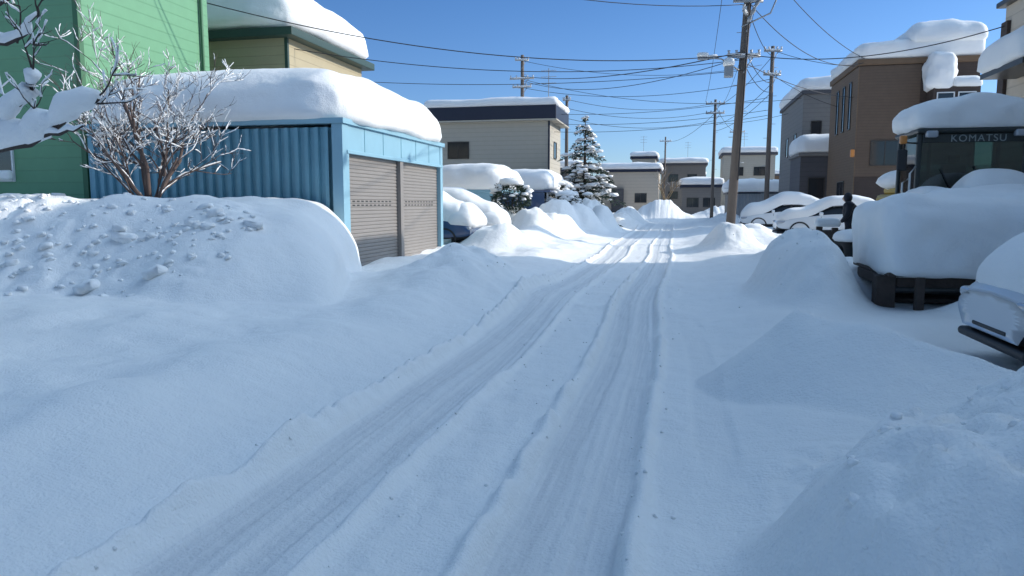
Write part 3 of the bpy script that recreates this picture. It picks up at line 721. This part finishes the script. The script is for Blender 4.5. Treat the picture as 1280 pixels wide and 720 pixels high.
# ------------------------------------------------------------ CARS
def car(name,loc,rz,paint,kind='sedan',snow=.4,L=4.3,W=1.7,seed=0,lowsnow=0,bodyh=0):
    e=empty(name,loc,rz);h=L/2
    if kind=='hatch':
        S=[(-h,.42,.70,.80,.62,.70,.60),(-h+.06,.30,.95,1.02,.78,.82,.66),(-h+.22,.26,.98,1.28,.84,.85,.66),(-h+.55,.24,.98,1.50,.85,.855,.68),(-.6,.22,.96,1.56,.85,.86,.70),(.35,.22,.94,1.52,.85,.86,.69),(.95,.22,.93,1.25,.85,.86,.70),(1.25,.22,.92,.99,.85,.85,.76),(h-.45,.24,.84,.94,.84,.84,.74),(h-.10,.28,.72,.84,.82,.83,.70),(h,.34,.60,.70,.77,.78,.66)]
        cab=(1,7)
    else:
        S=[(-h,.42,.72,.82,.62,.68,.55),(-h+.08,.30,.86,.97,.78,.80,.66),(-h+.65,.24,.90,1.02,.84,.84,.70),(-h+1.1,.22,.92,1.30,.85,.85,.64),(-.55,.22,.92,1.42,.85,.86,.64),(.25,.22,.91,1.41,.85,.86,.64),(.75,.22,.90,1.15,.85,.86,.68),(1.05,.22,.89,.96,.85,.85,.74),(h-.5,.24,.80,.90,.84,.84,.70),(h-.08,.28,.64,.74,.76,.78,.62),(h,.38,.56,.62,.6,.62,.5)]
        cab=(2,7)
    k=W/1.7;V=[];F=[];mi=[]
    for (x,zl,zb,zt,wl,wb,wt) in S:
        half=[(0,zl),(wl*.82,zl),(wl,zl+.14),(wl*1.005+.01,(zl+zb)/2+.05),(wb,zb-.05),(wb-.015,zb),(wt+.02,zt-.05),(wt*.8,zt),(0,zt+.025)]
        ring=[(-y,z) for y,z in half]+[(y,z) for y,z in reversed(half[1:-1])]
        for y,z in ring: V.append((x,y*k,z))
    n=16
    for i in range(len(S)-1):
        for j in range(n):
            F.append((i*n+j,i*n+(j+1)%n,(i+1)*n+(j+1)%n,(i+1)*n+j))
            glass=(j in (5,10)) and cab[0]<=i<cab[1]
            if (j in (6,7,8,9)) and (i in (cab[0],cab[1]-1,cab[1]-2)) and abs(S[i][3]-S[i+1][3])>.12: glass=True
            mi.append(1 if glass else (2 if j in (0,1,14,15) else 0))
    F.append(tuple(range(n)));mi.append(0);F.append(tuple(reversed(range((len(S)-1)*n,len(S)*n))));mi.append(0)
    o=mesh('body',V,F,[paint,M['glass'],M['plas']],e,True,mi)
    s=o.modifiers.new('s','SUBSURF');s.levels=2;s.render_levels=2
    wr=.31
    for wx in (-h+.78,h-.82):
        for sy in (-1,1):
            V=[];F=[];y=sy*W/2*.97
            pr=[(y-sy*.20,.22),(y-sy*.20,.29),(y-sy*.16,wr),(y-sy*.05,wr),(y,.295),(y+sy*.003,.22),(y-sy*.03,.2),(y-sy*.03,.05),(y-sy*.02,0.001)]
            nn=24
            for (yy,rr) in pr:
                for q in range(nn): t=2*math.pi*q/nn;V.append((wx+rr*math.cos(t),yy,.31+rr*math.sin(t)))
            for a in range(len(pr)-1):
                for q in range(nn): F.append((a*nn+q,a*nn+(q+1)%nn,(a+1)*nn+(q+1)%nn,(a+1)*nn+q))
            mm=[0 if a<5 else 1 for a in range(len(pr)-1) for q in range(nn)]
            mesh('wheel',V,F,[M['rub'],M['rim']],e,True,mm)
            V=[];F=[]
            for q in range(17):
                t=math.pi*q/16
                for rr in (.33,.39): V.append((wx+rr*math.cos(t),sy*(W/2+.012),.30+rr*math.sin(t)))
            for q in range(16): F.append((2*q,2*q+1,2*q+3,2*q+2))
            mesh('wheel_arch',V,F,M['plas'],e)
    box('rear_bumper_lower',-h-.03,-h+.35,-W/2*.86,W/2*.86,.24,.40,M['plas'],e,.06,3)
    box('front_bumper_lower',h-.35,h+.005,-W/2*.90,W/2*.90,.21,.30,M['plas'],e,.04,3)
    for sy in (-1,1):
        box('tail_light',-h-.005,-h+.30,sy*W/2*.90-.10,sy*W/2*.90+.10,.78,.96,M['red'],e,.05,3)
        box('headlight',h-.34,h+.0,sy*W/2*.74-.17,sy*W/2*.74+.17,.62,.72,M['lamp'],e,.04,3)
        box('mirror',.62,.76,sy*(W/2+.12)-.09,sy*(W/2+.12)+.09,.93,1.06,paint,e,.04,3)
        for hx in (-.55,.35): box('door_handle',hx,hx+.18,sy*(W/2+.02)-.015,sy*(W/2+.02)+.015,.80,.83,paint,e,.01)
        for hx in (-.35,.65): box('door_seam',hx,hx+.012,sy*(W/2+.004)-.006,sy*(W/2+.004)+.006,.32,.88,M['plas'],e)
        box('pillar',-.2,-.12,sy*W*.435-.03,sy*W*.435+.03,.93,1.38,M['plas'],e,.01)
    box('licence_plate',-h-.045,-h-.02,-.18,.18,.5,.68,M['frame'],e);box('grille',h-.04,h+.008,-.40,.40,.37,.42,M['plas'],e,.02)
    if snow:
        V=[];F=[]
        X=np.linspace(-h+.02,h-.05,34)
        xsS=[q[0] for q in S];zt=[q[3] for q in S];wt=[(q[5]*.55+q[6]*.45) for q in S]
        kk=np.ones(5)/5
        Z=np.interp(X,xsS,zt);Zs=np.convolve(np.pad(Z,2,'edge'),kk,'valid');Z=np.maximum(Z,Zs)
        Wd=np.interp(X,xsS,wt)*k
        m=13
        for i,x in enumerate(X):
            ed=min(1,min(i,len(X)-1-i)/3.0);T=snow*(.25+.75*math.sqrt(ed))
            for q in range(m):
                t=math.pi*q/(m-1);c=math.cos(t);s_=math.sin(t)
                y=math.copysign(abs(c)**.55,c)*(Wd[i]+.03)*(.9+.1*ed);z=Z[i]-.10-lowsnow*(1-s_)+ (T+.10)*s_**.5
                nn=float(fbm(x*1.2+seed,y*1.2,z,2))
                V.append((x,y*(1+.04*nn),z+.05*nn*s_))
        for i in range(len(X)-1):
            for q in range(m-1): F.append((i*m+q,(i+1)*m+q,(i+1)*m+q+1,i*m+q+1))
        F.append(tuple(range(m)));F.append(tuple(reversed(range((len(X)-1)*m,len(X)*m))))
        o=mesh('snow_cover',V,F,M['snow'],e,True);b=o.modifiers.new('s','SUBSURF');b.levels=1;b.render_levels=1
    return e
car('parked_hatchback',(5.10,7.85,.02),math.pi,M['silver'],'hatch',.42,4.3,1.75,1)
car('parked_car',(6.1,31.4,.22),math.pi,M['white'],'sedan',.30,4.5,1.75,2)
car('parked_car',(5.2,38.5,.25),math.pi,M['white'],'sedan',.5,4.3,1.75,3)
car('parked_car',(-8.4,23.3,.15),0,M['bluecar'],'hatch',.6,4.1,1.7,4,.30)
car('parked_car',(-8.1,26.2,.10),0,M['dcar'],'hatch',.6,4.1,1.7,5,.30)
car('parked_car',(-9.6,35.4,.3),0,M['bluecar'],'hatch',.2,3.4,1.5,6)
e=empty('snow_heap_on_hoods')
snow_block('hood_snow',-7.3,-6.2,22.5,24.2,.78,.65,.4,.15,.15,.1,.1,e,71)
snow_block('hood_snow',-7.0,-5.95,25.3,27.1,.72,.60,.4,.15,.15,.1,.1,e,72)

# ------------------------------------------------------------ WHEEL LOADER
e=empty('wheel_loader',(6.12,17.8,0.05))
def lb(n,x0,x1,y0,y1,z0,z1,m,b=.03): return box(n,x0,x1,y0,y1,z0,z1,m,e,b)
lb('front_frame',-.75,.75,-1.9,.2,.55,1.35,M['mgrey'],.06)
lb('rear_body',-.85,1.05,1.5,4.2,.7,1.8,M['yel'],.12)
lb('engine_hood',-.7,.85,1.6,4.0,1.8,1.98,M['yel'],.06)
lb('cab_base',-1.08,1.08,-.15,1.5,.95,1.55,M['mgrey'],.06)
for sx in (-1,1):
    lb('pillar_front',sx*1.03-.05,sx*1.03+.05,-.05,.05,1.5,3.05,M['mgrey'],.02)
    lb('pillar_rear',sx*1.03-.05,sx*1.03+.05,1.35,1.45,1.5,3.05,M['mgrey'],.02)
    lb('side_glass',sx*1.03-.01,sx*1.03+.01,.05,1.35,1.56,3.0,M['cabglass'],0)
    lb('fender',sx*1.1-.32,sx*1.1+.32,-1.75,-.1,1.42,1.50,M['mgrey'],.03)
    lb('work_light',sx*.85-.12,sx*.85+.12,-.28,-.1,2.95,3.10,M['lamp'],.04)
    lb('headlight',sx*.9-.13,sx*.9+.13,-.35,-.16,1.40,1.54,M['lamp'],.04)
    tube('mirror_arm',[(sx*1.05,0,2.85),(sx*1.38,-.25,2.85),(sx*1.42,-.3,2.5)],.02,M['mgrey'],e,6)
    lb('mirror',sx*1.44-.1,sx*1.44+.1,-.36,-.28,2.25,2.7,M['plas'],.03)
    tube('handrail',[(sx*1.22,-.15,.9),(sx*1.22,-.15,2.2),(sx*1.1,-.1,2.35)],.022,M['frame'],e,6)
    tube('handrail',[(sx*1.36,-.15,.9),(sx*1.36,-.15,2.0),(sx*1.22,-.15,2.1)],.022,M['frame'],e,6)
    for zz in (.6,.9,1.2): tube('step',[(sx*1.22,-.16,zz),(sx*1.36,-.16,zz)],.02,M['mgrey'],e,6)
    tube('lift_arm',[(sx*.5,-.3,1.5),(sx*.5,-1.3,1.35),(sx*.5,-2.3,.75)],[.13,.15,.1],M['yel'],e,8)
    for wy in (-1.0,3.3):
        V=[];F=[];nn=40;cx=sx*1.05
        pr=[(-.25,.35),(-.27,.6),(-.22,.7),(.0,.72),(.22,.7),(.27,.6),(.25,.38),(.12,.33),(.1,.05)]
        for a,(o_,r_) in enumerate(pr):
            for q in range(nn):
                t=2*math.pi*q/nn;r2=r_+(.035 if (a in(2,3,4) and q%4<2) else 0)
                V.append((cx+sx*o_,wy+r2*math.cos(t),.7+r2*math.sin(t)))
        for a in range(len(pr)-1):
            for q in range(nn): F.append((a*nn+q,a*nn+(q+1)%nn,(a+1)*nn+(q+1)%nn,(a+1)*nn+q))
        mesh('wheel',V,F,[M['rub'],M['yel']],e,False,[0 if a<6 else 1 for a in range(len(pr)-1) for q in range(nn)])
lb('windshield',-.98,.98,-.03,.0,1.60,2.86,M['cabglass'],0)
lb('windshield_header',-.98,.98,-.06,.05,2.86,3.05,M['mgrey'],.02)
lb('windshield_sill',-.98,.98,-.07,.03,1.50,1.60,M['mgrey'],.02)
tube('wiper',[(.35,-.08,1.62),(.05,-.07,2.35)],.014,M['plas'],e,5)
tube('wiper',[(-.25,-.08,1.62),(-.6,-.07,2.3)],.014,M['plas'],e,5)
lb('cab_roof',-1.13,1.13,-.22,1.55,3.05,3.16,M['mgrey'],.05)
lb('rear_glass',-.98,.98,1.40,1.42,1.60,3.0,M['cabglass'],0)
lb('rear_mullion',-.45,-.37,1.37,1.40,1.56,3.0,M['mgrey'],0)
lb('seat_base',-.28,.28,.5,1.0,1.56,1.8,M['plas'],.06);lb('seat_back',-.26,.26,.95,1.1,1.8,2.45,M['plas'],.06);lb('headrest',-.13,.13,.97,1.07,2.48,2.66,M['plas'],.04)
V=[];F=[];tube_into(V,F,[(.22*math.cos(t),.25+.10*math.sin(t),1.98+.19*math.sin(t)) for t in np.linspace(0,2*math.pi,22)],[.018]*22,6);mesh('steering_wheel',V,F,M['plas'],e,True)
tube('steering_column',[(0,.1,1.56),(0,.25,1.98)],.04,M['plas'],e,8)
lb('console',.45,.8,.3,.9,1.56,2.05,M['mgrey'],.04)
lb('amber_beacon',-1.5,-1.36,-.36,-.24,2.82,3.0,M['amber'],.03)
tube('exhaust',[(.7,2.2,1.9),(.7,2.2,3.0)],.06,M['mgrey'],e,10)
tc=bpy.data.curves.new('lettering','FONT');tc.body='KOMATSU';tc.size=.21;tc.extrude=.004;tc.align_x='CENTER';tc.space_character=1.15
to=bpy.data.objects.new('windshield_lettering',tc);to.location=(0.1,-.068,2.87);to.rotation_euler=(math.pi/2,0,0);tc.materials.append(M['letter']);link(to,e)
snow_block('cab_snow',-1.22,1.2,-.32,1.65,3.14,.60,.35,.12,.10,.08,.12,e,51)
snow_block('hood_snow',-.7,.85,-1.9,-.35,1.34,.66,.45,.12,.3,.08,.10,e,52)
snow_block('engine_snow',-.8,1.0,1.7,4.2,1.95,.45,.3,.12,.1,.12,.1,e,53)
snow_block('fender_snow',-1.42,-.8,-1.85,-.3,1.49,.35,.2,.05,.05,.08,.05,e,54)
snow_block('fender_snow_r',.8,1.42,-1.85,-.3,1.49,.35,.2,.05,.05,.08,.05,e,55)

# ------------------------------------------------------------ platform
e=empty('equipment_platform')
def pb(n,x0,x1,y0,y1,z0,z1,m=M['wood'],b=.015): return box(n,x0,x1,y0,y1,z0,z1,m,e,b)
pb('leg_wide',2.76,3.02,11.2,11.42,-.1,.60);pb('leg_1',3.22,3.33,10.98,11.1,-.1,.60)
pb('leg_2',5.2,5.35,11.1,11.25,-.1,.60);pb('leg_3',2.95,3.1,12.8,12.95,-.1,.60);pb('leg_4',5.9,6.05,12.8,12.95,-.1,.60)
pb('beam_front',3.03,6.3,11.22,11.28,.44,.60);pb('beam_side',2.86,2.94,11.43,12.79,.44,.60);pb('beam_back',3.11,5.89,12.96,13.02,.44,.60)
pb('deck',2.86,6.35,10.98,13.1,.605,.66);pb('shelf',3.1,6.2,11.6,12.75,.18,.24)
pb('crate',3.5,4.4,12.0,12.6,.245,.56,M['mgrey']);tube('pipe',[(3.0,11.9,.32),(6.1,12.3,.34)],.05,M['steel'],e,8)
snow_block('platform_snow',2.80,6.6,10.88,13.2,.55,1.08,.26,.14,.10,.06,.12,e,61)
snow_block('bank_behind',3.75,6.8,12.9,15.4,-.1,1.85,.5,.2,.15,.1,.14,e,62)
e=empty('spare_tyres')
for i,(x,y,a) in enumerate(((3.40,16.4,.2),(3.75,15.9,-.1))):
    V=[];F=[];nn=28;mm=12
    for p in range(nn):
        t=2*math.pi*p/nn
        for q in range(mm):
            u=2*math.pi*q/mm;r=.33+.13*math.cos(u)
            lx,ly,lz=.13*math.sin(u),r*math.cos(t),r*math.sin(t)+.52
            V.append((x+lx*math.cos(a)-ly*math.sin(a),y+lx*math.sin(a)+ly*math.cos(a),lz))
    for p in range(nn):
        for q in range(mm): F.append((p*mm+q,((p+1)%nn)*mm+q,((p+1)%nn)*mm+(q+1)%mm,p*mm+(q+1)%mm))
    mesh('tyre',V,F,M['rub'],e,True)
snow_block('tyre_snow',3.2,3.95,15.6,16.7,.82,.22,.14,.08,.06,.07,.05,e,7)
e=empty('wooden_post_stand')
box('post',3.75,3.9,21.6,21.75,-.1,1.0,M['wood'],e,.01);box('post',4.15,4.3,21.6,21.75,-.1,.95,M['wood'],e,.01);box('panel',3.75,4.3,21.55,21.6,.25,.85,M['wood'],e,.01)
snow_block('cap',3.7,4.35,21.5,21.8,.98,.2,.1,.03,.03,.05,.02,e,7)

# ------------------------------------------------------------ PERSON
e=empty('person',(4.82,22.8,hz(4.82,22.8)-.03),math.radians(165))
def skin(name,verts,edges,rad,m,root=0):
    me=bpy.data.meshes.new(name);me.from_pydata(verts,edges,[]);me.materials.append(m)
    o=bpy.data.objects.new(name,me);link(o,e)
    s=o.modifiers.new('skin','SKIN');s.use_smooth_shade=True
    for i,r in enumerate(rad): me.skin_vertices[0].data[i].radius=(r,r) if not isinstance(r,tuple) else r
    me.skin_vertices[0].data[root].use_root=True
    d=o.modifiers.new('s','SUBSURF');d.levels=2;d.render_levels=2
    return o
vs=[(0,0,.92),(0,0,1.12),(.02,0,1.32),(.05,0,1.44),(.08,0,1.52),
    (0,.17,1.38),(.03,.23,1.14),(.16,.20,.96),(.22,.17,.92),
    (0,-.17,1.38),(.03,-.23,1.14),(.16,-.20,.96),(.22,-.17,.92),
    (0,.10,.86),(.05,.11,.48),(-.02,.12,.08),(.12,.12,.05),
    (0,-.10,.86),(-.06,-.11,.48),(-.14,-.12,.08),(.0,-.12,.05)]
ed=[(0,1),(1,2),(2,3),(3,4),(3,5),(5,6),(6,7),(7,8),(3,9),(9,10),(10,11),(11,12),(0,13),(13,14),(14,15),(15,16),(0,17),(17,18),(18,19),(19,20)]
rd_=[.20,.20,.22,.15,.09,.11,.09,.065,.04,.11,.09,.065,.04,.11,.075,.06,.055,.11,.075,.06,.055]
skin('body',vs,ed,rd_,M['jacket'])
for sy in (1,-1):
    for q in range(5):
        o=.03*(q-2)*.55
        p0=(.22,sy*.17+o,.92);l=.085 if q not in(0,4) else .065
        if q==4: p0=(.21,sy*.17-sy*.03,.94)
        skin('finger',[p0,(p0[0]+l*.5,p0[1],p0[2]-.02),(p0[0]+l*.8,p0[1],p0[2]-.05)],[(0,1),(1,2)],[.011,.010,.008],M['jacket'])
V=[];F=[];blob_into(V,F,(.10,0,1.60),.095,.078,.115,20,0,0);mesh('head',V,F,M['skin'],e,True)
V=[];F=[];blob_into(V,F,(.065,0,1.615),.12,.125,.15,16,0,0);mesh('hood',V,F,M['jacket'],e,True)
for sy in (-1,1):
    V=[];F=[];blob_into(V,F,(.185,sy*.03,1.61),.012,.014,.009,8,0,0);mesh('eye',V,F,M['hair'],e,True)
V=[];F=[];blob_into(V,F,(.20,0,1.585),.018,.013,.025,8,0,0);mesh('nose',V,F,M['skin'],e,True)
V=[];F=[];blob_into(V,F,(.188,0,1.545),.010,.025,.007,8,0,0);mesh('mouth',V,F,M['red'],e,True)

# ------------------------------------------------------------ LIGHT, SKY, CAMERA
EL=math.radians(24.5);AZ=math.radians(70)
w=bpy.data.worlds.new('World');sc.world=w;w.use_nodes=True
nt=w.node_tree;N=nt.nodes;L=nt.links;bg=N['Background'];sk=N.new('ShaderNodeTexSky');sk.sky_type='NISHITA';sk.sun_disc=False
sk.sun_elevation=EL;sk.sun_rotation=AZ;sk.air_density=1.0;sk.dust_density=.3;sk.ozone_density=2.0;sk.altitude=50
tcn=N.new('ShaderNodeTexCoord');sx=N.new('ShaderNodeSeparateXYZ');L.new(tcn.outputs['Generated'],sx.inputs[0])
cr=N.new('ShaderNodeValToRGB');K=4.0
def tint(c): return (c[0]/K,c[1]/K,c[2]/K,1)
el=cr.color_ramp.elements
el[0].position=0.0;el[0].color=tint((.64,.82,1.2))
el[1].position=.27;el[1].color=tint((.40,.65,1.0))
a=el.new(.5);a.color=tint((.75,.82,.88))
L.new(sx.outputs[2],cr.inputs[0])
# added soft fill: sky brightened high on the sun's side to lift shaded snow
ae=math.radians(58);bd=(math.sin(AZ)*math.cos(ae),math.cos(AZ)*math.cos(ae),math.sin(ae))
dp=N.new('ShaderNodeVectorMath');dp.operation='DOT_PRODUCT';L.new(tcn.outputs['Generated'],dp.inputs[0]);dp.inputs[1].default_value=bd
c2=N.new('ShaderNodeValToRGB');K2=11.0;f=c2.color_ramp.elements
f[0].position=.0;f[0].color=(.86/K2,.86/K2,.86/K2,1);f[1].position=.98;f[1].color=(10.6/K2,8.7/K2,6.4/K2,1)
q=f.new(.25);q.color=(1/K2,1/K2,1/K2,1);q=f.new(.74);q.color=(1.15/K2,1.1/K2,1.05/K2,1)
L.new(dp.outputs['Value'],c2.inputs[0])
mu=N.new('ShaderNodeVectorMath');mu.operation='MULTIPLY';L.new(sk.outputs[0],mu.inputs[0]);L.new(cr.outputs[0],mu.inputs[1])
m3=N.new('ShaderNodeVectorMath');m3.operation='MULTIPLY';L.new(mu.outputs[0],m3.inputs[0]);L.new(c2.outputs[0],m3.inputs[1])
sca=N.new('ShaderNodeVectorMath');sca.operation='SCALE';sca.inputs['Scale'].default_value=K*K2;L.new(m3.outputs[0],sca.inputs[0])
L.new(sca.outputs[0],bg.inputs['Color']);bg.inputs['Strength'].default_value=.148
ld=bpy.data.lights.new('sun','SUN');ld.energy=4.0;ld.angle=math.radians(.53);ld.color=(1,.95,.87)
lo=bpy.data.objects.new('sun',ld);link(lo)
sd=Vector((math.sin(AZ)*math.cos(EL),math.cos(AZ)*math.cos(EL),math.sin(EL)))
lo.rotation_euler=sd.to_track_quat('Z','Y').to_euler();lo.location=(20,10,30)
cd=bpy.data.cameras.new('camera');cd.lens=26;cd.sensor_width=36;cd.clip_end=4000;cd.clip_start=.05
co=bpy.data.objects.new('camera',cd);link(co);co.location=(0,0,1.6)
co.rotation_euler=(math.radians(90-6.5),0,math.radians(12.5))
sc.camera=co
sc.view_settings.view_transform='Standard';sc.view_settings.look='None';sc.view_settings.exposure=0
